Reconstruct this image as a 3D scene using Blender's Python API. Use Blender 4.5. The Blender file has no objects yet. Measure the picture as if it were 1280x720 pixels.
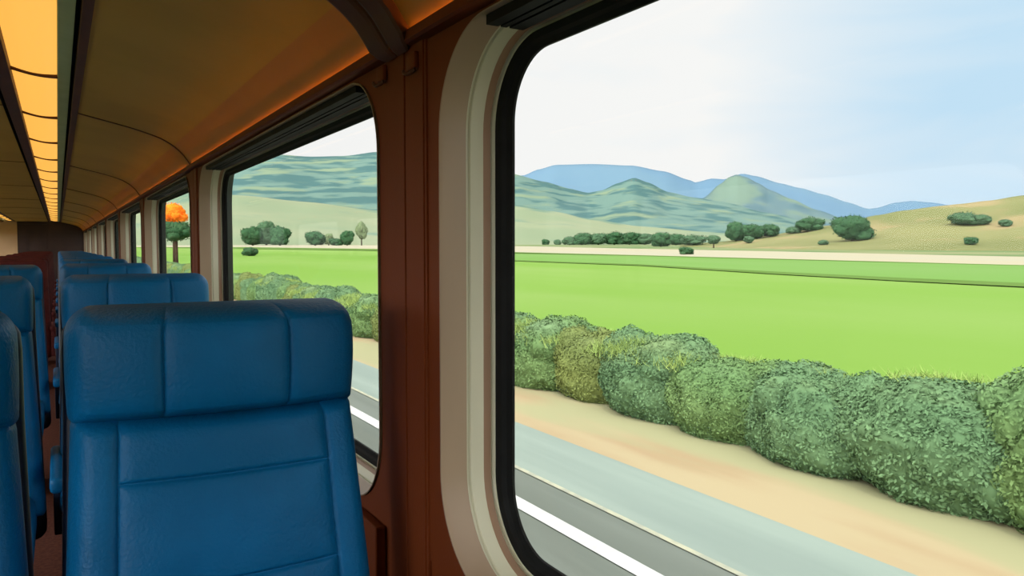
import bpy, bmesh, math, random
from mathutils import Vector, Matrix, noise
from mathutils.bvhtree import BVHTree
C = bpy.context.scene.collection
random.seed(7)
EZ = 1.35                                   # eye height above the coach floor
F = 1000.0                                  # focal length in px of the 1280 px frame
HOR, VPX = 308.0, 72.0
PITCH = math.atan((360 - HOR) / F)
YAW = math.atan((640 - VPX) / F * math.cos(PITCH))
CAM = Vector((0, 0, EZ))
FW = Vector((math.sin(YAW)*math.cos(PITCH), math.cos(YAW)*math.cos(PITCH), -math.sin(PITCH)))
RT = Vector((math.cos(YAW), -math.sin(YAW), 0))
UP = RT.cross(FW)
def ray(px, py): return (FW + RT*((px-640)/F) + UP*((360-py)/F))
# ---------------------------------------------------------------- helpers
def link(o): C.objects.link(o); return o
def obj(name, verts, faces, mats, parent=None, smooth=True, fm=None):
    me = bpy.data.meshes.new(name); me.from_pydata([tuple(v) for v in verts], [], faces)
    if not isinstance(mats, (list, tuple)): mats = [mats]
    for m in mats: me.materials.append(m)
    if fm: me.polygons.foreach_set('material_index', fm)
    me.polygons.foreach_set('use_smooth', [smooth]*len(me.polygons)); me.update()
    o = link(bpy.data.objects.new(name, me)); o.parent = parent
    return o
def bmobj(name, bm, mats, parent=None, smooth=True, recalc=True):
    if recalc: bmesh.ops.recalc_face_normals(bm, faces=bm.faces)
    me = bpy.data.meshes.new(name); bm.to_mesh(me); bm.free()
    if not isinstance(mats, (list, tuple)): mats = [mats]
    for m in mats: me.materials.append(m)
    me.polygons.foreach_set('use_smooth', [smooth]*len(me.polygons))
    o = link(bpy.data.objects.new(name, me)); o.parent = parent
    return o
def tag(o, label=None, cat=None, group=None, kind=None):
    if label: o['label'] = label
    if cat: o['category'] = cat
    if group: o['group'] = group
    if kind: o['kind'] = kind
    return o
def empty(name, loc=(0,0,0), rz=0):
    o = link(bpy.data.objects.new(name, None)); o.location = loc; o.rotation_euler.z = rz; o.empty_display_size = .1
    return o
def copy_tree(o, parent=None):
    c = o.copy(); C.objects.link(c); c.parent = parent
    for ch in list(o.children): copy_tree(ch, c)
    return c
def box(bm, x0, x1, y0, y1, z0, z1, bev=0.0):
    r = bmesh.ops.create_cube(bm, size=1.0); vs = r['verts']
    for v in vs: v.co = Vector(((x0+x1)/2+v.co.x*(x1-x0), (y0+y1)/2+v.co.y*(y1-y0), (z0+z1)/2+v.co.z*(z1-z0)))
    if bev:
        es = list({e for v in vs for e in v.link_edges})
        bmesh.ops.bevel(bm, geom=es, offset=bev, segments=3, affect='EDGES', profile=.6)
def boxobj(name, dims, m, parent=None, bev=0.0):
    bm = bmesh.new(); box(bm, *dims, bev=bev); return bmobj(name, bm, m, parent, smooth=False)
# ---------------------------------------------------------------- materials
def lin(r, g, b):
    f = lambda c: (c/255/12.92) if c/255 <= .04045 else ((c/255+.055)/1.055)**2.4
    return (f(r), f(g), f(b), 1)
def mat(name, col, rough=.6, spec=.4, col2=None, scale=8.0, stretch=(1,1,1), bump=0.0, bscale=60.0, detail=4, ramp=(.35,.65), coat=0.0, metal=0.0, col3=None, scale3=1.0, ramp3=(.45,.6)):
    m = bpy.data.materials.new(name); m.use_nodes = True; N = m.node_tree.nodes; L = m.node_tree.links
    b = N['Principled BSDF']; b.inputs['Roughness'].default_value = rough; b.inputs['Base Color'].default_value = col
    b.inputs['Specular IOR Level'].default_value = spec; b.inputs['Metallic'].default_value = metal
    b.inputs['Coat Weight'].default_value = coat
    tc = N.new('ShaderNodeTexCoord')
    def nz(sc, det, r):
        mp = N.new('ShaderNodeMapping'); mp.inputs['Scale'].default_value = stretch; L.new(tc.outputs['Object'], mp.inputs[0])
        n = N.new('ShaderNodeTexNoise'); n.inputs['Scale'].default_value = sc; n.inputs['Detail'].default_value = det; L.new(mp.outputs[0], n.inputs['Vector'])
        rp = N.new('ShaderNodeMapRange'); rp.inputs[1].default_value = r[0]; rp.inputs[2].default_value = r[1]; rp.interpolation_type = 'SMOOTHSTEP'
        L.new(n.outputs[0], rp.inputs[0]); return rp.outputs[0]
    if col2:
        mx = N.new('ShaderNodeMix'); mx.data_type = 'RGBA'; L.new(nz(scale, detail, ramp), mx.inputs[0])
        mx.inputs[6].default_value = col; mx.inputs[7].default_value = col2; out = mx.outputs[2]
        if col3:
            m3 = N.new('ShaderNodeMix'); m3.data_type = 'RGBA'; L.new(nz(scale3, detail, ramp3), m3.inputs[0])
            L.new(out, m3.inputs[6]); m3.inputs[7].default_value = col3; out = m3.outputs[2]
        L.new(out, b.inputs['Base Color'])
    if bump:
        n2 = N.new('ShaderNodeTexNoise'); n2.inputs['Scale'].default_value = bscale; n2.inputs['Detail'].default_value = 3; L.new(tc.outputs['Object'], n2.inputs['Vector'])
        bp = N.new('ShaderNodeBump'); bp.inputs['Strength'].default_value = bump; bp.inputs['Distance'].default_value = .01
        L.new(n2.outputs[0], bp.inputs['Height']); L.new(bp.outputs[0], b.inputs['Normal'])
    return m
def emis(name, col, s):
    m = bpy.data.materials.new(name); m.use_nodes = True; N = m.node_tree.nodes; L = m.node_tree.links
    b = N['Principled BSDF']; b.inputs['Base Color'].default_value = (col[0]*.5, col[1]*.5, col[2]*.5, 1); b.inputs['Roughness'].default_value = .4
    b.inputs['Emission Color'].default_value = col; b.inputs['Emission Strength'].default_value = s
    return m
M = {}
M['leather'] = mat('blue_leather', (.0006,.122,.31,1), .45, .18, col2=(.0005,.098,.25,1), scale=5, bump=.22, bscale=140)
M['shell'] = mat('seat_shell_navy', (.006,.014,.04,1), .45, .4, col2=(.004,.01,.03,1), scale=9)
M['maroon'] = mat('maroon_moquette', (.10,.02,.018,1), .8, .2, col2=(.07,.014,.014,1), scale=14)
M['metal'] = mat('seat_leg_metal', (.12,.12,.13,1), .4, .5, col2=(.09,.09,.1,1), scale=30, metal=.8)
M['wood'] = mat('orange_brown_laminate', (.155,.035,.008,1), .55, .15, col2=(.13,.028,.0065,1), scale=3, stretch=(1,1,.25), bump=.04, bscale=200)
M['rib'] = mat('dark_brown_trim', (.10,.036,.017,1), .55, .25, col2=(.08,.028,.013,1), scale=6)
M['panel'] = mat('olive_ceiling_panel', (.47,.28,.065,1), .62, .15, col2=(.42,.255,.058,1), scale=2.2, bump=.03, bscale=90)
M['cove'] = mat('amber_cove_panel', (.44,.20,.035,1), .5, .3, col2=(.40,.18,.03,1), scale=2.2, bump=.03, bscale=90)
M['sage'] = mat('sage_light_rail', (.40,.46,.24,1), .5, .3, col2=(.36,.42,.21,1), scale=7)
M['black'] = mat('black_gap', (.008,.007,.006,1), .7, .2, col2=(.012,.01,.008,1), scale=9)
M['cream'] = mat('cream_window_moulding', (.54,.54,.40,1), .36, .45, col2=(.48,.49,.36,1), scale=5, stretch=(1,1,.3))
M['tan'] = mat('shade_tan_moulding', (.27,.17,.105,1), .42, .4, col2=(.24,.15,.09,1), scale=5)  # darker tone carries the shade of the frame's inner step
M['taupe'] = mat('taupe_window_moulding', (.32,.235,.155,1), .40, .4, col2=(.28,.205,.135,1), scale=5, stretch=(1,1,.3))
M['coveglow'] = emis('added_warm_cove_glow', (1.0,.37,.03,1), 27.0)  # added emitter that puts a warm glow on the cove
M['rubber'] = mat('black_rubber_gasket', (.006,.007,.007,1), .65, .12, col2=(.009,.010,.010,1), scale=20)
M['carpet'] = mat('rust_brown_carpet', (.12,.045,.03,1), .95, .1, col2=(.08,.03,.022,1), scale=60, bump=.3, bscale=300)
M['endwall'] = mat('warm_cream_end_wall', (.50,.33,.18,1), .6, .3, col2=(.44,.28,.15,1), scale=1.6)
M['door'] = mat('dark_brown_door', (.04,.018,.012,1), .45, .4, col2=(.03,.013,.01,1), scale=4)
M['steel'] = mat('coach_body_steel', (.35,.36,.37,1), .35, .5, col2=(.32,.33,.34,1), scale=3, metal=.6)
M['lamp'] = emis('warm_lamp_diffuser', (1.0,.50,.085,1), 1.0)
def glass():
    m = bpy.data.materials.new('window_glass'); m.use_nodes = True; N = m.node_tree.nodes; L = m.node_tree.links
    N.clear(); o = N.new('ShaderNodeOutputMaterial'); t = N.new('ShaderNodeBsdfTransparent'); g = N.new('ShaderNodeBsdfGlossy')
    t.inputs[0].default_value = (.992,1,.996,1); g.inputs['Roughness'].default_value = .02
    lw = N.new('ShaderNodeLayerWeight'); lw.inputs[0].default_value = .12; fr = N.new('ShaderNodeMath'); fr.operation = 'MULTIPLY_ADD'; fr.inputs[1].default_value = .09; fr.inputs[2].default_value = .002; L.new(lw.outputs['Facing'], fr.inputs[0]); mx = N.new('ShaderNodeMixShader')
    L.new(fr.outputs[0], mx.inputs[0]); L.new(t.outputs[0], mx.inputs[1]); L.new(g.outputs[0], mx.inputs[2]); L.new(mx.outputs[0], o.inputs[0])
    return m
M['glass'] = glass()
# outdoors
OUT = .60                                    # albedo of an outdoor surface from its colour in bright haze-filtered daylight
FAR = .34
def lo(r, g, b, k=OUT): c = lin(r, g, b); return (c[0]*k, c[1]*k, c[2]*k, 1)
M['asphalt'] = mat('grey_asphalt', lo(166,182,170), .85, .1, col2=lo(152,168,158), scale=1.2, stretch=(1.6,.12,1), ramp=(.3,.7))
M['asphalt2'] = mat('darker_asphalt', lo(124,132,122), .85, .1, col2=lo(138,146,136), scale=1.2, stretch=(1.6,.12,1), ramp=(.3,.7))
M['white'] = mat('white_road_paint', (.52,.53,.51,1), .7, .2, col2=(.44,.45,.43,1), scale=6)
M['yellow'] = mat('faded_yellow_road_paint', lo(206,206,176), .7, .2, col2=lo(180,184,164), scale=6)
M['sand'] = mat('sandy_verge', lo(196,180,142), .95, .1, col2=lo(186,162,126), scale=.9, stretch=(1.4,.25,1), bump=.2, bscale=4, col3=lo(180,178,136), scale3=.5)
M['field'] = mat('bright_green_crop', lo(160,212,84,FAR), .9, .1, col2=lo(174,218,106,FAR), scale=.05, stretch=(1,.35,1), ramp=(.3,.7), col3=lo(150,204,78,FAR), scale3=.016)
M['crop2'] = mat('green_crop_strip', lo(150,206,96,FAR), .9, .1, col2=lo(158,208,108,FAR), scale=.04, stretch=(1,.3,1))
M['dkcrop'] = mat('dark_green_ditch', lo(122,166,62,FAR), .9, .1, col2=lo(132,174,74,FAR), scale=.08)
M['path'] = mat('pale_gravel_track', lo(238,232,200,FAR), .95, .1, col2=lo(242,232,196,FAR), scale=.02)
M['meadow'] = mat('pale_meadow', lo(170,188,126,FAR), .95, .1, col2=lo(188,196,140,FAR), scale=.012, col3=lo(140,174,110,FAR), scale3=.02)
M['dry'] = mat('yellow_dry_grass', lo(190,206,112), .95, .1, col2=lo(200,190,116), scale=.6)
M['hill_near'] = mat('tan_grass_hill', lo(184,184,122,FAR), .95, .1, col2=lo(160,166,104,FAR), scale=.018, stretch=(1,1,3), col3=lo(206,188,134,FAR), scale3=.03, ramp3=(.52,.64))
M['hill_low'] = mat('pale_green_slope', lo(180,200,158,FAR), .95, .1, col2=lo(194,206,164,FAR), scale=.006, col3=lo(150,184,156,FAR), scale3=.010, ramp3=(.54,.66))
M['hill_mid'] = mat('haze_tinted_wooded_hill', lo(140,178,164,FAR), .95, .1, col2=lo(98,144,142,FAR), scale=.0085, stretch=(1,1,6), ramp=(.46,.56), col3=lo(166,192,158,FAR), scale3=.007, ramp3=(.54,.66), detail=6)  # colours paled and blued to carry the haze over the woods
M['hill_peak'] = mat('haze_tinted_peak', lo(128,162,168,FAR), .95, .1, col2=lo(110,148,158,FAR), scale=.005, ramp=(.44,.58), stretch=(1,1,3), col3=lo(150,180,160,FAR), scale3=.004, detail=6)  # haze tint mixed into the colours of the peak
M['hill_far'] = mat('haze_blue_mountain', lo(134,176,206,FAR), .95, .1, col2=lo(142,182,206,FAR), scale=.0012)  # blue of the distant haze is put into the base colour
M['leafA'] = mat('dark_foliage', lo(88,134,88,FAR), .9, .1, col2=lo(68,116,76,FAR), scale=.9, ramp=(.4,.6))
M['leafB'] = mat('grey_green_foliage', lo(112,152,110,FAR), .9, .1, col2=lo(96,138,100,FAR), scale=.9)
M['leafC'] = mat('pale_foliage', lo(166,186,134,FAR), .9, .1, col2=lo(148,174,120,FAR), scale=.9)
M['crownO'] = mat('bright_orange', (.85,.20,.012,1), .9, .1, col2=(.75,.14,.01,1), scale=1.2)
M['bush1'] = mat('soft_green_scrub', lo(136,166,104), .95, .05, col2=lo(100,138,88), scale=.7, stretch=(1,.3,1), ramp=(.25,.75), col3=lo(132,162,116), scale3=.5)
M['bush2'] = mat('olive_scrub', lo(146,158,90), .95, .05, col2=lo(116,134,80), scale=.7, stretch=(1,.3,1), ramp=(.25,.75), col3=lo(142,158,104), scale3=.5)
M['bush3'] = mat('grey_green_scrub', lo(128,162,114), .95, .05, col2=lo(96,132,94), scale=.7, stretch=(1,.3,1), ramp=(.25,.75), col3=lo(134,160,110), scale3=.5)
M['seed'] = mat('pale_seed_grass', lo(172,196,110), .95, .05, col2=lo(160,188,104), scale=2)
M['trunk'] = mat('tree_bark', lo(84,66,50), .95, .1, col2=lo(64,50,40), scale=4)
# ---------------------------------------------------------------- coach dimensions
WX = .62; CX = -.565                         # right wall plane, centre line
PER, P0 = 2.87, 1.518                        # window period, first pillar centre
Y0, Y1 = P0 - 2*PER - .0, P0 + 8*PER         # coach ends
OZ0, OZ1 = EZ - .60, EZ + .385               # window opening
CZ0, CZ1 = EZ - .615, EZ + .41
def side(x, s): return x if s > 0 else 2*CX - x
def rring(cy, cz, a, b, r, n=14, m=10):
    r = max(r, .015); pts = []
    cor = [(cy+a-r, cz+b-r, 0), (cy-a+r, cz+b-r, 90), (cy-a+r, cz-b+r, 180), (cy+a-r, cz-b+r, 270)]
    for k, (y, z, a0) in enumerate(cor):
        for i in range(n+1):
            t = math.radians(a0 + 90*i/n); pts.append((y+r*math.cos(t), z+r*math.sin(t)))
        y2, z2, a2 = cor[(k+1) % 4]; t = math.radians(a2); e = (y2+r*math.cos(t), z2+r*math.sin(t)); s = pts[-1]
        for i in range(1, m): pts.append((s[0]+(e[0]-s[0])*i/m, s[1]+(e[1]-s[1])*i/m))
    return pts
OPR = .18
def wall_with_windows(name, s, x, inset=0.0):
    V, Fc = [], []
    for k in range(-2, 8):
        ya, yb = P0 + k*PER, P0 + (k+1)*PER
        cy, cz = (ya+yb)/2, (OZ0+OZ1)/2; a, b = PER/2-.162, (OZ1-OZ0)/2
        ring = rring(cy, cz, a-inset, b-inset, OPR-inset); n = len(ring); base = len(V)
        out = []
        for (y, z) in ring:
            dy, dz = y-cy, z-cz; t = []
            if dy: t.append(((yb if dy > 0 else ya)-cy)/dy)
            if dz: t.append(((CZ1 if dz > 0 else CZ0)-cz)/dz)
            q = min(t); out.append([cy+dy*q, cz+dz*q])
        for (Y, Z) in ((ya, CZ0), (ya, CZ1), (yb, CZ0), (yb, CZ1)):
            j = min(range(n), key=lambda i: (out[i][0]-Y)**2+(out[i][1]-Z)**2); out[j] = [Y, Z]
        for (y, z) in ring: V.append((side(x, s), y, z))
        for (y, z) in out: V.append((side(x, s), y, z))
        for i in range(n):
            j = (i+1) % n; Fc.append((base+i, base+j, base+n+j, base+n+i))
    return V, Fc
for s, nm in ((1, 'right'), (-1, 'left')):
    V, Fc = wall_with_windows('w', s, WX)
    w = obj('wall_'+nm, V, Fc, M['wood'], smooth=False); tag(w, kind='structure')
    V, Fc = wall_with_windows('w', s, .775, -.02)
    w = obj('wall_%s_outer_skin' % nm, V, Fc, M['steel'], smooth=False); tag(w, kind='structure')
    a, b = sorted((side(WX+.10, s), side(.775, s)))
    boxobj('wall_%s_lower' % nm, (*sorted((side(WX+.004, s), side(.775, s))), Y0, Y1, -.3, CZ0), M['wood']).__setitem__('kind', 'structure')
    boxobj('wall_%s_upper' % nm, (*sorted((side(WX+.12, s), side(.775, s))), Y0, Y1, CZ1, EZ+.80), M['steel']).__setitem__('kind', 'structure')
# ---- windows: moulded reveal, gasket, pane
REV = [(0,-.006),(.004,-.006),(.006,.000),(.006,.026),(.008,.034),(.008,.046)]
REV2 = [(.008,.046),(.004,.048),(.004,.052),(.010,.054),(.012,.058),(.013,.074),(.016,.078)]
REV3 = [(.016,.078),(.019,.084),(.021,.091)]  # angled inner step, its shade put into a tan colour
REV4 = [(.021,.091),(.018,.094),(.021,.098),(.027,.100)]
GAS = [(.027,.100),(.030,.096),(.050,.098),(.053,.102),(.056,.106),(.071,.110),(.071,.115),(.060,.118),(-.02,.155)]
def loft(prof, cy, s, flip=False):
    V, Fc = [], []; cz = (OZ0+OZ1)/2; a, b = PER/2-.162, (OZ1-OZ0)/2
    for (i, d) in prof:
        rg = rring(cy, cz, a-i, b-i*.62, OPR-i*.9); n = len(rg)
        V += [(side(WX+d, s), y, z) for (y, z) in rg]
    for k in range(len(prof)-1):
        for i in range(n):
            j = (i+1) % n; Fc.append((k*n+i, k*n+j, (k+1)*n+j, (k+1)*n+i))
    return V, Fc
def prism(ring_a, x0, x1):
    n = len(ring_a); V = [(x0, y, z) for y, z in ring_a] + [(x1, y, z) for y, z in ring_a]
    Fc = [tuple(range(n)), tuple(range(2*n-1, n-1, -1))] + [(i, (i+1) % n, n+(i+1) % n, n+i) for i in range(n)]
    return V, Fc
wn = 0
for s in (1, -1):
    for k in range(-2, 8):
        wn += 1; cy = P0 + (k+.5)*PER
        w = empty('window_%d' % wn, (0,0,0)); tag(w, kind='structure')
        for nm, pr, m in (('window_frame', REV, 'taupe'), ('frame_moulding', REV2, 'cream'), ('frame_shade_step', REV3, 'tan'), ('frame_lip', REV4, 'cream'), ('gasket', GAS, 'rubber')):
            V, Fc = loft(pr, cy, s); o = obj(nm, V, Fc, M[m], w)
            if nm == 'gasket': o['label'] = 'black rubber gasket'
            o.data.set_sharp_from_angle(angle=math.radians(35))
        rg = rring(cy, (OZ0+OZ1)/2, PER/2-.162-.069, (OZ1-OZ0)/2-.0435, OPR-.062)
        V, Fc = prism(rg, side(WX+.109, s), side(WX+.114, s)); obj('pane', V, Fc, M['glass'], w, smooth=False)
        # black slats standing in for the shade along the top of the reveal
        bm = bmesh.new()
        for (q0, q1) in ((.004,.026),(.031,.042),(.048,.074)):
            xa, xb = sorted((side(WX+q0, s), side(WX+q1, s)))
            box(bm, xa, xb, cy-PER/2+.162+.17, cy+PER/2-.162-.17, OZ1-.020, OZ1-.004)
        bmobj('shade_slats', bm, M['rubber'], w, smooth=False)
# ---- ceiling & cove
prof = [(.622,.400),(.606,.412),(.590,.434),(.566,.468),(.530,.502),(.487,.530),(.44,.551),(.336,.583),(.2,.615),(.100,.638)]
def crv(p, n=5):
    out = []
    for i in range(len(p)-1):
        p0, p1, p2, p3 = p[max(i-1,0)], p[i], p[i+1], p[min(i+2,len(p)-1)]
        for j in range(n):
            t = j/n
            out.append(tuple(.5*((2*p1[c])+(-p0[c]+p2[c])*t+(2*p0[c]-5*p1[c]+4*p2[c]-p3[c])*t*t+(-p0[c]+3*p1[c]-3*p2[c]+p3[c])*t**3) for c in (0,1)))
    return out + [p[-1]]
pc = crv(prof)
def extr(name, pts, s, m, ya=Y0, yb=Y1, parent=None, seg=None, smooth=True):
    V = [(side(x, s), y, EZ+h) for y in (ya, yb) for (x, h) in pts]; n = len(pts)
    return obj(name, V, [(i, i+1, n+i+1, n+i) for i in range(n-1)], m, parent, smooth)
NC = 22
for s, nm in ((1, 'right'), (-1, 'left')):
    tag(extr('ceiling_cove_'+nm, pc[:NC], s, M['cove']), kind='structure')
    tag(extr('ceiling_panel_'+nm, pc[NC-1:], s, M['panel']), kind='structure')
    tag(extr('trim_brown_rail_'+nm, [(.100,.638),(.100,.630),(.074,.634),(.072,.648)], s, M['rib'], smooth=False), kind='structure')
    tag(extr('trim_gap_'+nm, [(.074,.64),(.072,.68),(.060,.68),(.060,.65)], s, M['black'], smooth=False), kind='structure')
    tag(extr('trim_sage_rail_'+nm, [(.060,.66),(.059,.648),(.017,.652),(.015,.672)], s, M['sage'], smooth=False), kind='structure')
    tag(extr('trim_inner_rail_'+nm, [(-.137,.69),(-.139,.650),(-.186,.645),(-.190,.655)], s, M['rib'], smooth=False), kind='structure')
    tag(extr('trim_inner_gap_'+nm, [(-.188,.65),(-.189,.69),(-.202,.69),(-.203,.648)], s, M['black'], smooth=False), kind='structure')
ctr = [(-.203,.650),(-.33,.652),(-.45,.655),(CX,.656),(-.68,.655),(-.80,.652),(-.927,.650)]
tag(extr('ceiling', ctr, 1, M['panel']), kind='structure')
boxobj('roof', (2*CX-.80, .80, Y0-.2, Y1+.2, EZ+.72, EZ+.80), M['steel']).__setitem__('kind', 'structure')
# seams across the panels at each pillar; one broad rib on the nearest
def arch(name, ya, yb, pts, th, m, s, groove=False, taper=0):
    V, Fc = [], []
    n = len(pts); nrm = []
    for i in range(n):
        a, b = pts[max(i-1,0)], pts[min(i+1,n-1)]; d = Vector((b[0]-a[0], b[1]-a[1])).normalized(); nrm.append((-d.y*-1, d.x*-1))
    secs = [(0,0),(0,1),(.06,1.15),(.40,1.15),(.47,1.0),(.5,.35),(.53,1.0),(.60,1.15),(.94,1.15),(1,1),(1,0)] if groove else [(0,0),(0,1),(1,1),(1,0)]
    for i, (x, h) in enumerate(pts):
        ff = min(1, i/6) if taper else 1
        wa = ya + taper*(1-ff); wb = yb - taper*(1-ff)
        nx, nh = nrm[i]
        if nh > 0: nx, nh = -nx, -nh
        for (u, t) in secs:
            V.append((side(x+nx*th*t, s), wa+(wb-wa)*u, EZ+h+nh*th*t))
    q = len(secs)
    for i in range(n-1):
        for j in range(q-1): Fc.append((i*q+j, i*q+j+1, (i+1)*q+j+1, (i+1)*q+j))
    o = obj(name, V, Fc, m, None, smooth=False); tag(o, kind='structure'); return o
tn = 0
for s in (1, -1):
    for k in range(-1, 8):
        y = P0 + k*PER; tn += 1
        if k == 0 and s == 1: arch('trim_%d' % tn, y-.06, y+.125, pc[1:], .018, M['rib'], s, True, .03)
        else: arch('trim_%d' % tn, y-.008, y+.008, pc, .004, M['rib'], s)
for k in range(-1, 8):
    y = P0 + k*PER; tn += 1; arch('trim_%d' % tn, y-.006, y+.006, ctr, .003, M['rib'], 1)
# cove ledge with a lip hiding the added glow strips, pillars, heater panels
for s in (1, -1):
    tn += 1; tag(extr('trim_%d' % tn, [(.628,.404),(.603,.404),(.597,.416),(.594,.416),(.594,.398),(.600,.394),(.622,.392)], s, M['wood'], smooth=False), kind='structure')
    for k in range(-2, 8):  # added strips, unseen from below, there to make the cove glow
        bm = bmesh.new(); xa, xb = sorted((side(.604, s), side(.612, s)))
        box(bm, xa, xb, P0+k*PER+.13, P0+(k+1)*PER-.07, EZ+.4045, EZ+.4085)
        t_ = bmobj('added_cove_strip', bm, M['coveglow'], smooth=False); tag(t_, 'added amber glow strip hidden on the ledge above the %s windows' % ('near side' if s > 0 else 'far side'), 'added glow strip', 'added glow strips above the %s windows' % ('near side' if s > 0 else 'far side'))
    for k in range(-2, 9):
        y = P0 + k*PER; tn += 1
        bm = bmesh.new()
        for (ya, yb, pr) in ((-.100,-.092,.004), (-.092,-.004,.007), (.004,.092,.007), (.092,.100,.004), (-.0042,.0042,.002)):
            xa, xb = sorted((side(WX-pr, s), side(WX+.003, s))); box(bm, xa, xb, y+ya, y+yb, .02, EZ+.398, bev=.0012)
        tag(bmobj('trim_%d' % tn, bm, M['wood'], smooth=False), kind='structure')
        if k < 8:
            tn += 1; bm = bmesh.new(); xa, xb = sorted((side(WX-.022, s), side(WX+.003, s)))
            box(bm, xa, xb, y+.15, y+PER-.15, .10, EZ-.625, bev=.006)
            tag(bmobj('trim_%d' % tn, bm, M['wood'], smooth=False), kind='structure')
# coat hooks on the near pillar
def hook(y, z, label):
    r = empty('coat_hook', (WX-.007, y, z)); tag(r, label, 'hook')
    bm = bmesh.new(); box(bm, -.010, .001, -.020, .020, -.002, .030, bev=.004)
    bmobj('hook_plate', bm, M['wood'], r)
    V, Fc = [], []; n, m_ = 10, 8
    for i in range(n+1):
        t = -math.pi*.5*i/n*1.3; c = Vector((-.006-.012*math.sin(-t)*1.0, -.018+.036*i/n, -.004-.008*math.sin(math.pi*i/n)))
        for j in range(m_):
            a = 2*math.pi*j/m_; V.append((c.x+.004*math.cos(a), c.y, c.z+.004*math.sin(a)))
    for i in range(n):
        for j in range(m_): Fc.append((i*m_+j, i*m_+(j+1) % m_, (i+1)*m_+(j+1) % m_, (i+1)*m_+j))
    Fc += [tuple(range(m_)), tuple(range(n*m_, n*m_+m_))]
    obj('hook', V, Fc, M['rib'], r)
hook(P0+.115, EZ+.352, 'small brown coat hook high on the pillar, beside the second window')
hook(P0-.055, EZ+.345, 'small brown coat hook high on the pillar, beside the large near window')
# floor, ends
boxobj('floor', (2*CX-.76, .76, Y0, Y1, -.12, 0), M['carpet']).__setitem__('kind', 'structure')
bm = bmesh.new(); zt = EZ+.70
box(bm, 2*CX-.76, CX-.34, Y1, Y1+.08, 0, zt)
tag(bmobj('wall_end_left', bm, M['endwall'], smooth=False), kind='structure'); bm = bmesh.new(); box(bm, CX+.34, .76, Y1, Y1+.08, 0, zt); box(bm, CX-.34, CX+.34, Y1, Y1+.08, 1.93, zt)
tag(bmobj('wall_end_right', bm, M['door'], smooth=False), kind='structure')
d = empty('door_1', (CX, Y1, 0)); tag(d, kind='structure')
bm = bmesh.new(); box(bm, -.34, .34, .02, .06, .01, 1.93, bev=.004); bmobj('door_leaf', bm, M['door'], d, smooth=False)
bm = bmesh.new(); box(bm, -.12, .12, .008, .022, 1.05, 1.62, bev=.01); bmobj('pane', bm, M['glass'], d, smooth=False)
bm = bmesh.new(); box(bm, -.30, -.27, -.03, .02, .95, 1.15, bev=.008); bmobj('door_handle', bm, M['metal'], d)
boxobj('wall_near_end', (2*CX-.76, .76, Y0-.08, Y0, 0, zt), M['endwall']).__setitem__('kind', 'structure')
# ---------------------------------------------------------------- ceiling lights
def lamp():
    r = empty('ceiling_light'); L_ = 1.13; n = 12
    V, Fc = [], []
    for y in (0, L_-.022):
        for i in range(n+1):
            u = i/n; V.append((-.150+.152*u, y, .008+.018*(1-u)-.010*math.sin(math.pi*u)))
    Fc = [(i, i+1, n+2+i, n+1+i) for i in range(n)]
    a = obj('diffuser', V, Fc, M['lamp'], r); a['label'] = 'glowing amber diffuser'
    bm = bmesh.new()
    V, Fc = [], []
    for y in (L_-.024, L_+.002):
        for i in range(n+1):
            u = i/n; z = .008+.018*(1-u)-.010*math.sin(math.pi*u); V += [(-.151+.190*u, y, z-.009), (-.151+.190*u, y, z+.02)]
    q = 2*(n+1)
    for i in range(n): Fc += [(2*i, 2*i+2, q+2*i+2, q+2*i), (2*i, 2*i+1, 2*i+3, 2*i+2), (q+2*i, q+2*i+2, q+2*i+3, q+2*i+1)]
    obj('divider_bar', V, Fc, M['rib'], r, smooth=False)
    bm = bmesh.new(); box(bm, -.152, .003, 0, L_, .036, .05); bmobj('housing', bm, M['black'], r, smooth=False)
    return r
ORD = ['nearest','second','third','fourth','fifth','sixth','seventh','eighth','ninth','tenth','eleventh','twelfth','thirteenth','fourteenth','fifteenth','sixteenth','seventeenth','eighteenth','nineteenth','twentieth','twenty-first','twenty-second','twenty-third','twenty-fourth','twenty-fifth','twenty-sixth']
L0 = lamp(); yl = 3.44 + .20 - 7*1.15; cnt = 0; first = True
for s in (1, -1):
    y = yl; vis = 0
    while y + 1.13 < Y1:
        if y > Y0 + .02:
            o = L0 if first else copy_tree(L0); first = False
            o.location = (.013 if s > 0 else 2*CX+.137, y, EZ+.656)
            if s < 0: o.scale = (1,1,1)
            if y + 1.15 < 1.6 if s > 0 else y < 9:
                lb = 'amber ceiling light panel %s the head of the carriage, %s line' % ('over', 'window-side' if s > 0 else 'far-side')
                tag(o, 'amber ceiling light panel overhead or behind the viewer, %s line' % ('near' if s > 0 else 'far'), 'ceiling light', 'ceiling lights of the %s line outside the view' % ('near' if s > 0 else 'far'))
            else:
                tag(o, 'glowing amber ceiling light panel, %s in the %s line of lights' % (ORD[vis], 'long near' if s > 0 else 'far left'), 'ceiling light', 'ceiling light strip, near line' if s > 0 else 'ceiling light strip, far left line'); vis += 1
        y += 1.15
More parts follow.
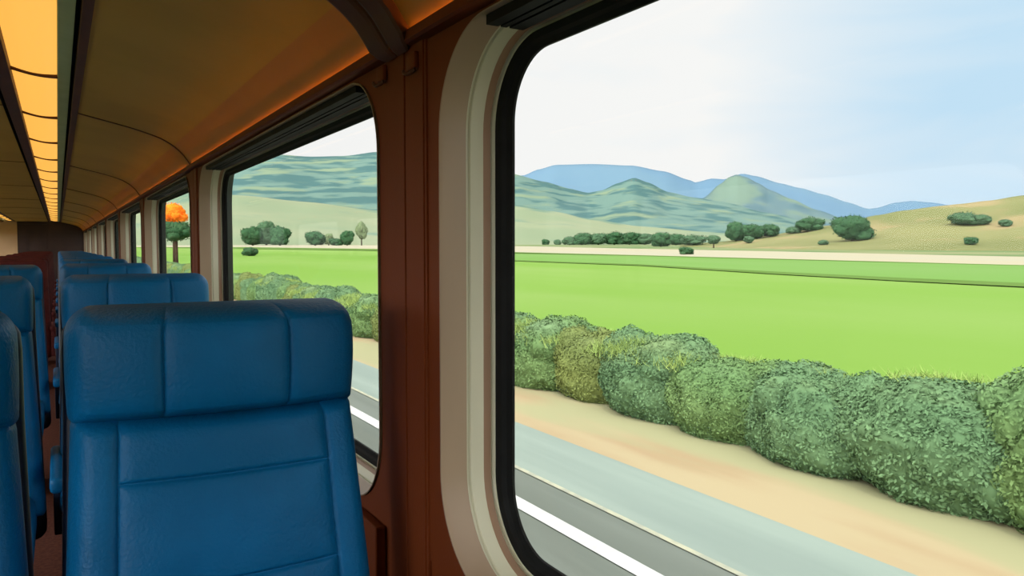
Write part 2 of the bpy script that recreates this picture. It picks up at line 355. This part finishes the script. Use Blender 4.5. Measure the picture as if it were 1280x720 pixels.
# ---------------------------------------------------------------- seats
def coords(lo, hi, step, seams):
    n = max(2, int((hi-lo)/step)); xs = [lo+(hi-lo)*i/n for i in range(n+1)]
    for e in (lo, hi):
        for d_ in (.001,.003,.006,.010,.015,.021,.028): xs.append(e + (d_ if e == lo else -d_))
    for s_ in seams:
        for d_ in (-.010,-.006,-.0035,-.0018,0,.0018,.0035,.006,.010): xs.append(s_+d_)
    xs = sorted(x for x in xs if lo <= x <= hi); out = [xs[0]]
    for x in xs[1:]:
        if x-out[-1] > .0006: out.append(x)
    out[-1] = hi; return out
def cushion(name, wfun, z0, z1, th, back, r, vs, hs, yfun, m, parent, puff=.008, groove=.007, er=.03, step=.014, hrange=None, crown=0.0, rb=None):
    """upholstered pad facing -y. wfun(z)->half width, vs vertical seams, hs horizontal seams"""
    W = max(wfun(z0), wfun(z1), wfun((z0+z1)/2)); us = coords(-1, 1, step/W, [v/W for v in vs]); zs = coords(z0, z1, step, hs)
    us = sorted(set(us)); V = []; nu, nz = len(us), len(zs); zc, hh = (z0+z1)/2, (z1-z0)/2
    def hw(z):
        e = min(z-z0, z1-z); w = wfun(z)
        rr = rb if rb and z-z0 < z1-z else r
        if e < rr: w -= rr - math.sqrt(max(0, rr*rr-(rr-e)**2))
        return w
    for sgn in (-1, 1):
        for z in zs:
            w = hw(z)
            for u in us:
                x = u*w
                e = min(max(0, w-abs(x)), max(0, z-z0), max(0, z1-z))
                t = min(1, e/er); rd = math.sqrt(max(0, 1-(1-t)**2))
                if sgn < 0:
                    dsv = [abs(u-v/W)*w for v in vs] + [abs(z-h) for h in hs if not hrange or hrange[0] < u*W < hrange[1]]
                    ds = min(dsv) if dsv else 9
                    g = groove*math.exp(-(ds/.0034)**2)
                    pf = puff*(1-math.exp(-min(ds, e)/.03))
                    wr = .0022*noise.noise(Vector((x*9, z*14, th*40)))
                    d = th*rd + (pf-g+wr)*rd + crown*(1-u*u)*rd
                else: d = -back*rd
                V.append((x, yfun(z)-d, z))
    Fc = []; o2 = nu*nz
    for i in range(nz-1):
        for j in range(nu-1):
            a = i*nu+j; Fc.append((a, a+1, a+nu+1, a+nu)); Fc.append((o2+a, o2+a+nu, o2+a+nu+1, o2+a+1))
    for j in range(nu-1):
        Fc.append((j, o2+j, o2+j+1, j+1)); a = (nz-1)*nu+j; Fc.append((a, a+1, o2+a+1, o2+a))
    for i in range(nz-1):
        a = i*nu; Fc.append((a, a+nu, o2+a+nu, o2+a)); a = i*nu+nu-1; Fc.append((a, o2+a, o2+a+nu, a+nu))
    return obj(name, V, Fc, m, parent)
ZT, ZH = EZ-.105, EZ-.309
rec = lambda z: -(max(0, ZH-z))*.19
def make_seat(name, leather, shell):
    r = empty(name)
    cushion('headrest', lambda z: .255+.003*math.sin((z-ZH)/.21*math.pi), ZH-.004, ZT, .072, .045, .050, [-.108,.108], [], lambda z: -.012-.012*math.sin((z-ZH)/.21*math.pi), leather, r, puff=.008, groove=.006, er=.034, crown=.052, rb=.016)
    cushion('backrest', lambda z: .251+.05*max(0,(ZH-z)), .40, ZH+.012, .075, .03, .02, [-.202,.202], [EZ-.408, EZ-.588, EZ-.76], lambda z: -.015+rec(z), leather, r, puff=.007, groove=.006, er=.030, hrange=(-.202,.202), crown=.030)
    cushion('back_shell', lambda z: .262+.03*max(0,(ZH-z)), .30, ZT-.02, .02, .045, .045, [], [], lambda z: .035+rec(z), shell, r, puff=0, er=.03, step=.03)
    # seat cushion
    bm = bmesh.new(); box(bm, -.252, .252, -.62, -.10, .34, .49, bev=.045)
    bmobj('seat_cushion', bm, leather, r)
    for sx in (-1,):
        bm = bmesh.new(); box(bm, sx*.284-.020, sx*.284+.020, -.50, .01, .56, .61, bev=.018)
        a = bmobj('armrest', bm, leather, r)
        bm = bmesh.new(); box(bm, sx*.284-.014, sx*.284+.014, -.16, -.02, .32, .585, bev=.008); bmobj('armrest_bracket', bm, shell, a)
    bm = bmesh.new(); box(bm, -.24, .24, -.58, .02, .26, .345, bev=.012); bmobj('seat_frame', bm, shell, r)
    for sx in (-1, 1):
        bm = bmesh.new(); box(bm, sx*.19-.02, sx*.19+.02, -.46, -.06, .0, .27, bev=.008); bmobj('leg', bm, M['metal'], r)
    return r
SX = .262
rowY = [1.625, 3.40, 5.62, 7.55, 9.45, 11.35, 13.25, 15.15, 17.05, 18.95, 20.85]
s0 = make_seat('passenger_seat', M['leather'], M['shell'])
for i, y in enumerate(rowY):
    o = s0 if i == 0 else copy_tree(s0)
    o.location = (SX, y, 0)
    lb = ['large blue leather seat in the foreground beside the window pillar', 'blue leather seat directly behind the foreground seat'][i] if i < 2 else '%s blue leather seat in the window-side line of seats' % ORD[i]
    tag(o, lb, 'seat', 'blue seats in the window-side line')
for i, y in enumerate([1.655, 3.40, 5.4]):
    o = copy_tree(s0); o.location = (-.322 if i == 0 else -.340, y, 0)
    tag(o, ['blue leather aisle seat cut off at the left edge of the view', 'dark blue aisle seat behind the one cut off at the left edge', 'third dark blue aisle seat from the left edge of the view'][i], 'seat', 'blue seats along the aisle')
s1 = make_seat('passenger_seat', M['maroon'], M['maroon'])
first = True; i = 0
for x in (-.345,):
    for y in (8.6, 10.4, 12.2, 14.0, 15.8, 17.6, 19.4):
        o = s1 if first else copy_tree(s1); first = False
        o.location = (x, y, 0); o.rotation_euler.z = math.pi
        tag(o, '%s dark maroon seat facing away down the aisle line' % ['nearest','second','third','fourth','fifth','sixth','seventh'][i], 'seat', 'maroon seats facing away'); i += 1
for i, y in enumerate((6.5, 8.5, 10.5, 12.5, 14.5, 16.5, 18.5, 20.5)):
    o = copy_tree(s1); o.location = (side(SX, -1), y, 0)
    tag(o, '%s maroon seat along the far side wall, across the aisle' % ORD[i], 'seat', 'maroon seats along the far side wall')
# ---------------------------------------------------------------- outdoors
GZ = EZ - 2.8
def terr(x, y):
    q = .55*x + .83*y; return GZ + (.0075*(q-60) if q > 60 else 0)
def hit(px, py):
    d_ = ray(px, py); t = 1.0
    for _ in range(4000):
        p = CAM + d_*t
        if p.z <= terr(p.x, p.y): return Vector((p.x, p.y, terr(p.x, p.y)))
        t *= 1.003
    return p
def strip(name, A, B, m, off=0.0, n=1, kind='structure', parent=None):
    V, Fc = [], []
    for (a, b) in zip(A, B):
        for i in range(n+1):
            t = i/n; x, y = a[0]+(b[0]-a[0])*t, a[1]+(b[1]-a[1])*t; V.append((x, y, terr(x, y)+off))
    q = n+1
    for i in range(len(A)-1):
        for j in range(n): Fc.append((i*q+j, i*q+j+1, (i+1)*q+j+1, (i+1)*q+j))
    o = obj(name, V, Fc, m, parent, smooth=False)
    if kind: tag(o, kind=kind)
    return o
Ys = [-60 + 20*i for i in range(36)]
def lane(name, x0, x1, m, off=0.0, parent=None, kind='structure'): return strip(name, [(x0, y) for y in Ys], [(x1, y) for y in Ys], m, off, 2, kind, parent)
lane('ground_trackside', -6, 2.6, M['sand'], -.02)
lane('road', 2.6, 4.22, M['asphalt2']); lane('road_lane', 4.22, 4.98, M['asphalt2'], 0.0); lane('road_far_lane', 4.98, 6.3, M['asphalt'])
lane('road_white_line', 4.20, 4.40, M['white'], .012); lane('road_yellow_line', 4.95, 5.02, M['yellow'], .012)
# wavy sand edge
lane('ground_verge', 6.3, 8.6, M['sand']); lane('ground_dry_grass', 8.6, 11.0, M['dry'])
def far_line(pts):
    P = [hit(*p) for p in pts]; P = [(p.x, p.y) for p in P]; return P
L1 = far_line([(120,309),(200,309),(300,309),(480,311.5),(560,313.5),(640,315.5),(800,319.5),(960,323.5),(1120,327.5),(1280,332)])
L2 = far_line([(120,305.7),(200,305.7),(300,306),(480,306.5),(560,307),(640,307.5),(800,311),(960,314),(1120,317.5),(1280,321)])
def ext(L): return L + [(L[-1][0]+(L[-1][0]-L[-2][0])*4, L[-1][1]+(L[-1][1]-L[-2][1])*4)]
L1, L2 = ext(L1), ext(L2)
near = [(11.0, y) for y in (560,420,330,200,140,100,70,45,25,8,-50)]
strip('ground_field', near, L1, M['field'], 0, 60)
strip('ground_track', L1, L2, M['path'], 0.0, 6)
Lm = ext(far_line([(560,323.0),(640,325.5),(800,331),(960,340),(1120,348),(1280,355)]))
Ln = ext(far_line([(560,323.7),(640,326.6),(800,332.6),(960,343),(1120,352),(1280,360)]))
Lk = ext(far_line([(560,314.2),(640,316.2),(800,320.4),(960,324.6),(1120,328.8),(1280,333)]))
strip('ground_crop_strip', Lm, Lk, M['crop2'], .06, 20)
strip('ground_ditch', Ln, Lm, M['dkcrop'], .08, 4)
strip('ground_ditch_far', Lk, L1, M['dkcrop'], .09, 2)
def far_out(L, d_): 
    return [(x*d_/math.hypot(x, y), y*d_/math.hypot(x, y)) for x, y in L]
strip('ground_meadow', L2, far_out(L2, 2600), M['meadow'], 0, 80)
# left side of the railway
strip('ground_far_side', [(-6, y) for y in Ys], [(-700, y) for y in Ys], M['meadow'], -.03, 10)
surf_v, surf_f = [], []
def add_surf(o):
    b = len(surf_v); surf_v.extend([v.co.copy() for v in o.data.vertices]); surf_f.extend([tuple(b+i for i in p.vertices) for p in o.data.polygons])
def ridge(name, pts, dc, df, db, m, rough=.02, nu=160, nv=26, sc=1.0, seed=0, p=1.0):
    x0, x1 = pts[0][0], pts[-1][0]; V, Fc = [], []
    def py(x):
        for i in range(len(pts)-1):
            if pts[i][0] <= x <= pts[i+1][0]:
                t = (x-pts[i][0])/(pts[i+1][0]-pts[i][0]); t = t*t*(3-2*t)*.5 + t*.5; return pts[i][1]+(pts[i+1][1]-pts[i][1])*t
        return pts[-1][1]
    prof_ = [(i/nv) for i in range(nv+1)]
    for iu in range(nu+1):
        px = x0+(x1-x0)*iu/nu; d_ = ray(px, py(px)); dh = Vector((d_.x, d_.y)); k = dc/dh.length
        crest = EZ + d_.z*k; u = dh.normalized()
        for t in prof_:
            r = df+(dc-df)*t; g = terr(u.x*df, u.y*df)-2 ; h = g+(crest-g)*(t**p*(.55+.45*t))
            x, y = u.x*r, u.y*r
            nn = noise.fractal(Vector((x*sc/dc*8+seed, y*sc/dc*8, 0)), 1.0, 2.0, 5)
            h += nn*rough*dc*(math.sin(math.pi*min(1,t))**1)*.5 + (noise.noise(Vector((x*sc/dc*40+seed, y*sc/dc*40, 3)))*rough*dc*.035)
            V.append((x, y, h))
        for t in (.15,.4,.7,1):
            r = dc+(db-dc)*t; V.append((u.x*r, u.y*r, crest+(GZ-crest)*t**1.2))
    q = nv+5
    for i in range(nu):
        for j in range(q-1): Fc.append((i*q+j, i*q+j+1, (i+1)*q+j+1, (i+1)*q+j))
    o = obj(name, V, Fc, m); tag(o, kind='structure'); return o
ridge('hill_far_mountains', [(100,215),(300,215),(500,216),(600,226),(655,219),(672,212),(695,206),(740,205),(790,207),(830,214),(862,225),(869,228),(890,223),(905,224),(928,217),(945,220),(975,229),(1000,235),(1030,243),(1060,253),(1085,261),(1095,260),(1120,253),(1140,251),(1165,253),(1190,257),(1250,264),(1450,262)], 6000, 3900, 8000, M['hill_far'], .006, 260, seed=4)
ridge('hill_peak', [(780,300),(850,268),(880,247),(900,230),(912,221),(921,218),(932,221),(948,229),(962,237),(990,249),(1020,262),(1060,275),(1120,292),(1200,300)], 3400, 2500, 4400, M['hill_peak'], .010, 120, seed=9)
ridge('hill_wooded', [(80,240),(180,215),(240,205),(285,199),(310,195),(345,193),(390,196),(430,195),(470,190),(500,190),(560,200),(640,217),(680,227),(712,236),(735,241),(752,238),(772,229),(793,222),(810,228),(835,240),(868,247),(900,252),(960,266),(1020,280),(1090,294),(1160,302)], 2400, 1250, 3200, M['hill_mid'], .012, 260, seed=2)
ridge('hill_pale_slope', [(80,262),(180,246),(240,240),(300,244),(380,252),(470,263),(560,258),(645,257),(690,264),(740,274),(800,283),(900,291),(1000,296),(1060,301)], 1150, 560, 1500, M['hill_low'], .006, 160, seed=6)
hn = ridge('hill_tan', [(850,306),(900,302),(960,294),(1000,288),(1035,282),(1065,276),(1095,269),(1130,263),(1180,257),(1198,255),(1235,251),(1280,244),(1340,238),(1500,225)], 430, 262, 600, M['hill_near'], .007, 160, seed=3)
add_surf(hn)
bvh = BVHTree.FromPolygons(surf_v, surf_f)
def place(px, py):
    d_ = ray(px, py).normalized(); h = bvh.ray_cast(CAM, d_); g = hit(px, py)
    if h[0] is not None and h[3] < (g-CAM).length: return h[0]
    return g
def lump(bm, c, rx, ry, rz, seed, sub=3, amp=.22, fr=1.6):
    r = bmesh.ops.create_icosphere(bm, subdivisions=sub, radius=1.0)
    for v in r['verts']:
        n_ = v.co.normalized(); f = 1+amp*noise.noise(n_*fr+Vector((seed,0,0)))+amp*.6*noise.noise(n_*fr*3+Vector((0,seed,0)))+amp*.35*noise.noise(n_*fr*7+Vector((0,0,seed)))
        v.co = Vector((c[0]+n_.x*rx*f, c[1]+n_.y*ry*f, c[2]+n_.z*rz*f))
def foliage_mesh(bm, w, h, seed, n=10, low=.12):
    """unit-ish crown between z=low*h and h"""
    rnd = random.Random(seed)
    lump(bm, (0,0,h*(low+(1-low)*.46)), w*.38, w*.38, h*(1-low)*.48, seed, 4)
    for i in range(n):
        a = 2*math.pi*i/n+rnd.random()*.6; rr = w*.27*(.8+.4*rnd.random()); z = h*(low+(1-low)*(.12+.62*rnd.random()))
        lump(bm, (math.cos(a)*rr, math.sin(a)*rr, z), w*.2, w*.2, h*(1-low)*.24, seed+i*3.1, 3)
def leaves(bm, n, size, seed, w):
    """small leaf faces scattered over the current surface"""
    rnd = random.Random(seed); bm.faces.ensure_lookup_table(); fs = list(bm.faces)
    pts = []
    for _ in range(n):
        f = rnd.choice(fs); a_, b_ = rnd.random(), rnd.random()
        if a_+b_ > 1: a_, b_ = 1-a_, 1-b_
        v_ = f.verts; pts.append((v_[0].co+(v_[1].co-v_[0].co)*a_+(v_[2].co-v_[0].co)*b_, f.normal.copy()))
    for c, nr in pts:
        c = c + nr*size*rnd.uniform(.2,1.7); q_ = (nr+Vector((rnd.gauss(0,.5), rnd.gauss(0,.5), rnd.gauss(0,.5)))).normalized(); d_ = q_.cross(Vector((rnd.gauss(0,1), rnd.gauss(0,1), rnd.gauss(0,1)))).normalized(); e = d_.cross(q_).normalized()
        s_ = size*rnd.uniform(.6,1.2)
        vs = [bm.verts.new(c+d_*s_), bm.verts.new(c+e*s_*.5), bm.verts.new(c-d_*s_), bm.verts.new(c-e*s_*.5)]; bm.faces.new(vs)
protos = {}
def tree(name, px, py, wpx, hpx, m, label, cat, group=None, trunk=True, low=.14, lift=0, dist=None, nleaf=1500):
    p = place(px, py)
    if dist:
        d_ = ray(px, py); k = dist/math.hypot(d_.x, d_.y); p = CAM + d_*k; p.z = terr(p.x, p.y)
    z = (p-CAM).dot(FW); w, h = wpx*z/F, hpx*z/F
    r = empty(name, p); tag(r, label, cat, group)
    bm = bmesh.new(); sd = px*.37+py*.11; foliage_mesh(bm, w, h, sd, low=low); bmesh.ops.recalc_face_normals(bm, faces=bm.faces)
    leaves(bm, nleaf, w*.035, int(sd), w)
    for v in bm.verts: v.co.z = max(v.co.z, h*low*.8) if v.co.z < h*low else v.co.z
    bmobj('crown', bm, m, r, recalc=False)
    if trunk:
        bm = bmesh.new(); hh = h*(low+.15); bmesh.ops.create_cone(bm, cap_ends=True, segments=10, radius1=w*.05+.03, radius2=w*.03+.02, depth=hh+.6, matrix=Matrix.Translation((0,0,hh/2-.3)))
        bmobj('trunk', bm, M['trunk'], r)
    return r
A_, B_, C_ = M['leafA'], M['leafB'], M['leafC']
tree('round_tree', 1066, 301, 50, 33, A_, 'large round dark green tree standing alone on the tan hill', 'tree', low=.05)
gA = 'trees at the foot of the tan hill'
tree('tree', 920, 301.5, 26, 25, A_, 'tallest dark tree at the left foot of the tan hill', 'tree', gA, low=.05)
tree('tree', 942, 299, 30, 19, A_, 'broad dark tree second from the left below the tan hill', 'tree', gA, low=.05)
tree('tree', 963, 296, 22, 16, A_, 'small dark tree right end of the group below the tan hill', 'tree', gA, low=.05)
tree('tree', 1012, 289, 36, 17, A_, 'wide dark tree just left of the big round tree, on the hill crest', 'tree', low=.05)
tree('tree', 992, 292, 20, 9, B_, 'low grey green tree left of the wide hill crest tree', 'tree', low=.05)
tree('shrub', 1206, 281, 38, 15, B_, 'long grey green shrub high on the tan hill', 'shrub', low=.03, trunk=False)
tree('shrub', 1226, 281, 24, 13, B_, 'rounded shrub touching the right end of the long hill shrub', 'shrub', low=.03, trunk=False)
tree('shrub', 1257, 283, 17, 9, B_, 'small dark shrub at the far right of the hill', 'shrub', low=.03, trunk=False)
tree('shrub', 1214, 306, 18, 10, A_, 'small round bush low on the tan hill above the pale track', 'shrub', low=.03, trunk=False)
tree('shrub', 1029, 306, 14, 6, B_, 'tiny bush on the grass below the big round tree', 'shrub', low=.03, trunk=False)
tree('shrub', 858, 318, 20, 9, A_, 'small dark bush at the edge of the pale track', 'shrub', low=.03, trunk=False)
tree('tree', 892, 310, 17, 16, B_, 'small thin-trunked tree beside the pale track', 'tree', low=.38)
tree('tree', 656, 301, 19, 14, A_, 'round dark tree close to the large window frame', 'tree', low=.05)
tree('shrub', 682, 306, 11, 7, A_, 'small bush right of the round tree by the window frame', 'shrub', low=.03, trunk=False)
tree('shrub', 697, 306, 10, 7, B_, 'small bush at the left end of the distant tree line', 'shrub', low=.03, trunk=False)
tl = [(712,306.3,20,11,B_),(727,306.3,28,15,A_),(748,306,28,14,B_),(768,306,28,16,A_),(787,306,30,16,A_),(806,306,24,14,B_),(826,308.5,27,18,A_),(845,306.5,24,14,A_),(866,306.5,36,12,B_),(936,304,14,9,B_)]
for i, (px, py, w, h, m) in enumerate(tl):
    tree('tree', px, py, w, h, m, 'tree %s in the far tree line' % (['first from the left','second from the left','third from the left','fourth from the left','fifth from the left','sixth from the left','in front, darkest of all,','eighth from the left, dark green,','low and wide near the right end','small and alone past the right end'][i]), 'tree', 'distant tree line', low=.04)
gB = 'trees seen through the second window'
tree('tree', 316, 307, 30, 24, A_, 'left dark tree of the big clump through the second window', 'tree', gB, low=.05)
tree('tree', 333, 306.5, 28, 31, B_, 'tallest tree in the middle of the clump through the second window', 'tree', gB, low=.05)
tree('tree', 350, 307, 28, 25, A_, 'right dark tree of the big clump through the second window', 'tree', gB, low=.05)
tree('shrub', 313, 320, 20, 11, A_, 'dark bush in the field below the clump, through the second window', 'shrub', low=.03, trunk=False)
tree('tree', 394, 307, 27, 18, A_, 'rounded dark tree right of the clump through the second window', 'tree', gB, low=.05)
tree('tree', 411, 306.8, 13, 16, C_, 'narrow pale tree between two dark ones, second window', 'tree', gB, low=.1)
tree('tree', 420, 307, 18, 9, A_, 'low dark bushy tree between two taller ones, second window', 'tree', gB, low=.03)
tree('tree', 434, 307, 17, 19, A_, 'upright dark tree near the window pillar, second window', 'tree', gB, low=.05)
tree('tree', 452, 306.8, 16, 30, C_, 'tall pale yellowish tree near the pillar, second window', 'tree', gB, low=.3)
tree('tree', 474, 303, 14, 9, B_, 'small tree touching the pillar edge, second window', 'tree', gB, low=.04)
tree('tree', 221, 330, 40, 68, A_, 'dark trunked tree framed by the third window', 'tree', low=.66, dist=80)
tree('orange_crown', 218, 325, 34, 84, M['crownO'], 'bright orange crown shape behind the dark tree in the third window', 'tree', low=.72, dist=94)  # orange crown shape on a trunk, set behind the dark tree
# ---- roadside scrub
kinds = []
for q, m in enumerate((M['bush1'], M['bush2'], M['bush3'], M['bush1'], M['bush3'])):
    bm = bmesh.new(); rnd = random.Random(q*11+3)
    lump(bm, (0,0,.50), .80, 1.15, .74, q*5.3, 4, .12, 1.2)
    for i in range(9):
        a = 2*math.pi*i/9; lump(bm, (math.cos(a)*.36, math.sin(a)*.75, .50+.42*rnd.random()), .44, .52, .46, q+i*2.7, 3, .16, 1.6)
    for v in bm.verts:
        g_ = noise.fractal(v.co*3.2+Vector((q*7,0,0)), 1.0, 2.0, 4); v.co += Vector((v.co.x*.10, v.co.y*.04, .07))*g_
    bmesh.ops.recalc_face_normals(bm, faces=bm.faces); leaves(bm, 42000, .030, q, 1)
    n0 = len(bm.faces)
    for _ in range(1500):
        x, y = rnd.gauss(.40,.16), rnd.uniform(-1.15,1.15); z = .98+.26*math.cos(x*2)*math.cos(y)+rnd.uniform(-.1,.0); h = rnd.uniform(.06,.17); a = rnd.uniform(0,3.14); w_ = .006; lx, ly = rnd.gauss(0,.06), rnd.gauss(0,.09)
        dx, dy = math.cos(a)*w_, math.sin(a)*w_
        bm.faces.new([bm.verts.new((x-dx,y-dy,z)), bm.verts.new((x+dx,y+dy,z)), bm.verts.new((x+lx+dx*.3,y+ly+dy*.3,z+h)), bm.verts.new((x+lx-dx*.3,y+ly-dy*.3,z+h))])
    bm.faces.ensure_lookup_table()
    for f in bm.faces[n0:]: f.material_index = 1
    me = bpy.data.meshes.new('bush'); bm.to_mesh(me); bm.free(); me.materials.append(m); me.materials.append(M['seed'])
    me.polygons.foreach_set('use_smooth', [True]*len(me.polygons)); kinds.append(me)
y = -1.5; i = 0
while y < 160:
    me = kinds[[0,2,1,3,4,2][i % 6]]; x = 8.75 + random.uniform(-.15,.15)
    o = link(bpy.data.objects.new('roadside_bush', me)); o.location = (x, y, GZ-.05); s_ = random.uniform(.88,1.08)
    o.scale = (s_*1.08, s_*1.05, s_*random.uniform(.98,1.10)); o.rotation_euler.z = random.choice((0, math.pi))+random.uniform(-.15,.15)
    tag(o, 'soft green scrub bush in the dense row between sandy verge and green field', 'bush', 'scrub bushes along the road verge'); y += 1.7; i += 1
# ---------------------------------------------------------------- light
sun = bpy.data.lights.new('sun', 'SUN'); so = link(bpy.data.objects.new('sun', sun)); sun.energy = 1.0; sun.angle = math.radians(3); sun.color = (1,.95,.86)
sd = Vector((-.30, -.55, .95)).normalized(); so.rotation_euler = sd.to_track_quat('Z', 'Y').to_euler()
W = bpy.data.worlds.new('sky'); bpy.context.scene.world = W; W.use_nodes = True; N = W.node_tree.nodes; L = W.node_tree.links
bg = N['Background']; tc = N.new('ShaderNodeTexCoord')
def vdot(v):
    n_ = N.new('ShaderNodeVectorMath'); n_.operation = 'DOT_PRODUCT'; L.new(tc.outputs['Generated'], n_.inputs[0]); n_.inputs[1].default_value = v; return n_.outputs['Value']
# blue increases towards the south-east part of the sky
bdir = Vector((ray(1400, 60).x, ray(1400, 60).y, ray(1400, 60).z)).normalized()
mr = N.new('ShaderNodeMapRange'); L.new(vdot(bdir), mr.inputs[0]); mr.inputs[1].default_value = .915; mr.inputs[2].default_value = .995
mp = N.new('ShaderNodeMapping'); mp.inputs['Scale'].default_value = (1.2,1.2,5.0); mp.inputs['Location'].default_value = (.3,.1,.2); L.new(tc.outputs['Generated'], mp.inputs[0])
nz = N.new('ShaderNodeTexNoise'); nz.inputs['Scale'].default_value = 3.0; nz.inputs['Detail'].default_value = 6; nz.inputs['Distortion'].default_value = .6; L.new(mp.outputs[0], nz.inputs['Vector'])
ma = N.new('ShaderNodeMath'); ma.operation = 'MULTIPLY_ADD'; L.new(nz.outputs[0], ma.inputs[0]); ma.inputs[1].default_value = .9; ma.inputs[2].default_value = -.50
ad = N.new('ShaderNodeMath'); ad.operation = 'ADD'; L.new(mr.outputs[0], ad.inputs[0]); L.new(ma.outputs[0], ad.inputs[1]); ad.use_clamp = True
mx = N.new('ShaderNodeMix'); mx.data_type = 'RGBA'; L.new(ad.outputs[0], mx.inputs[0]); mx.inputs[6].default_value = lin(250,249,248); mx.inputs[7].default_value = lin(196,226,247)
L.new(mx.outputs[2], bg.inputs[0])
# unseen sky on the far side, boosted to add light to the coach interior
mb = N.new('ShaderNodeMapRange'); mb.interpolation_type = 'SMOOTHSTEP'; L.new(vdot((-.80,-.45,.40)), mb.inputs[0]); mb.inputs[1].default_value = .05; mb.inputs[2].default_value = .85; mb.inputs[3].default_value = 1.0; mb.inputs[4].default_value = 6.0
L.new(mb.outputs[0], bg.inputs[1])
# ---------------------------------------------------------------- camera & view
cd = bpy.data.cameras.new('camera'); co = link(bpy.data.objects.new('camera', cd)); co.location = CAM
cd.sensor_width = 36; cd.lens = 36*F/1280; cd.clip_start = .05; cd.clip_end = 20000
co.rotation_euler = FW.to_track_quat('-Z', 'Y').to_euler()
sc = bpy.context.scene; sc.camera = co
sc.view_settings.view_transform = 'Standard'; sc.view_settings.look = 'None'; sc.view_settings.gamma = 1; sc.view_settings.use_curve_mapping = False; sc.view_settings.exposure = 0
sc.cycles.diffuse_bounces = 6; sc.cycles.max_bounces = 12; sc.cycles.transparent_max_bounces = 24
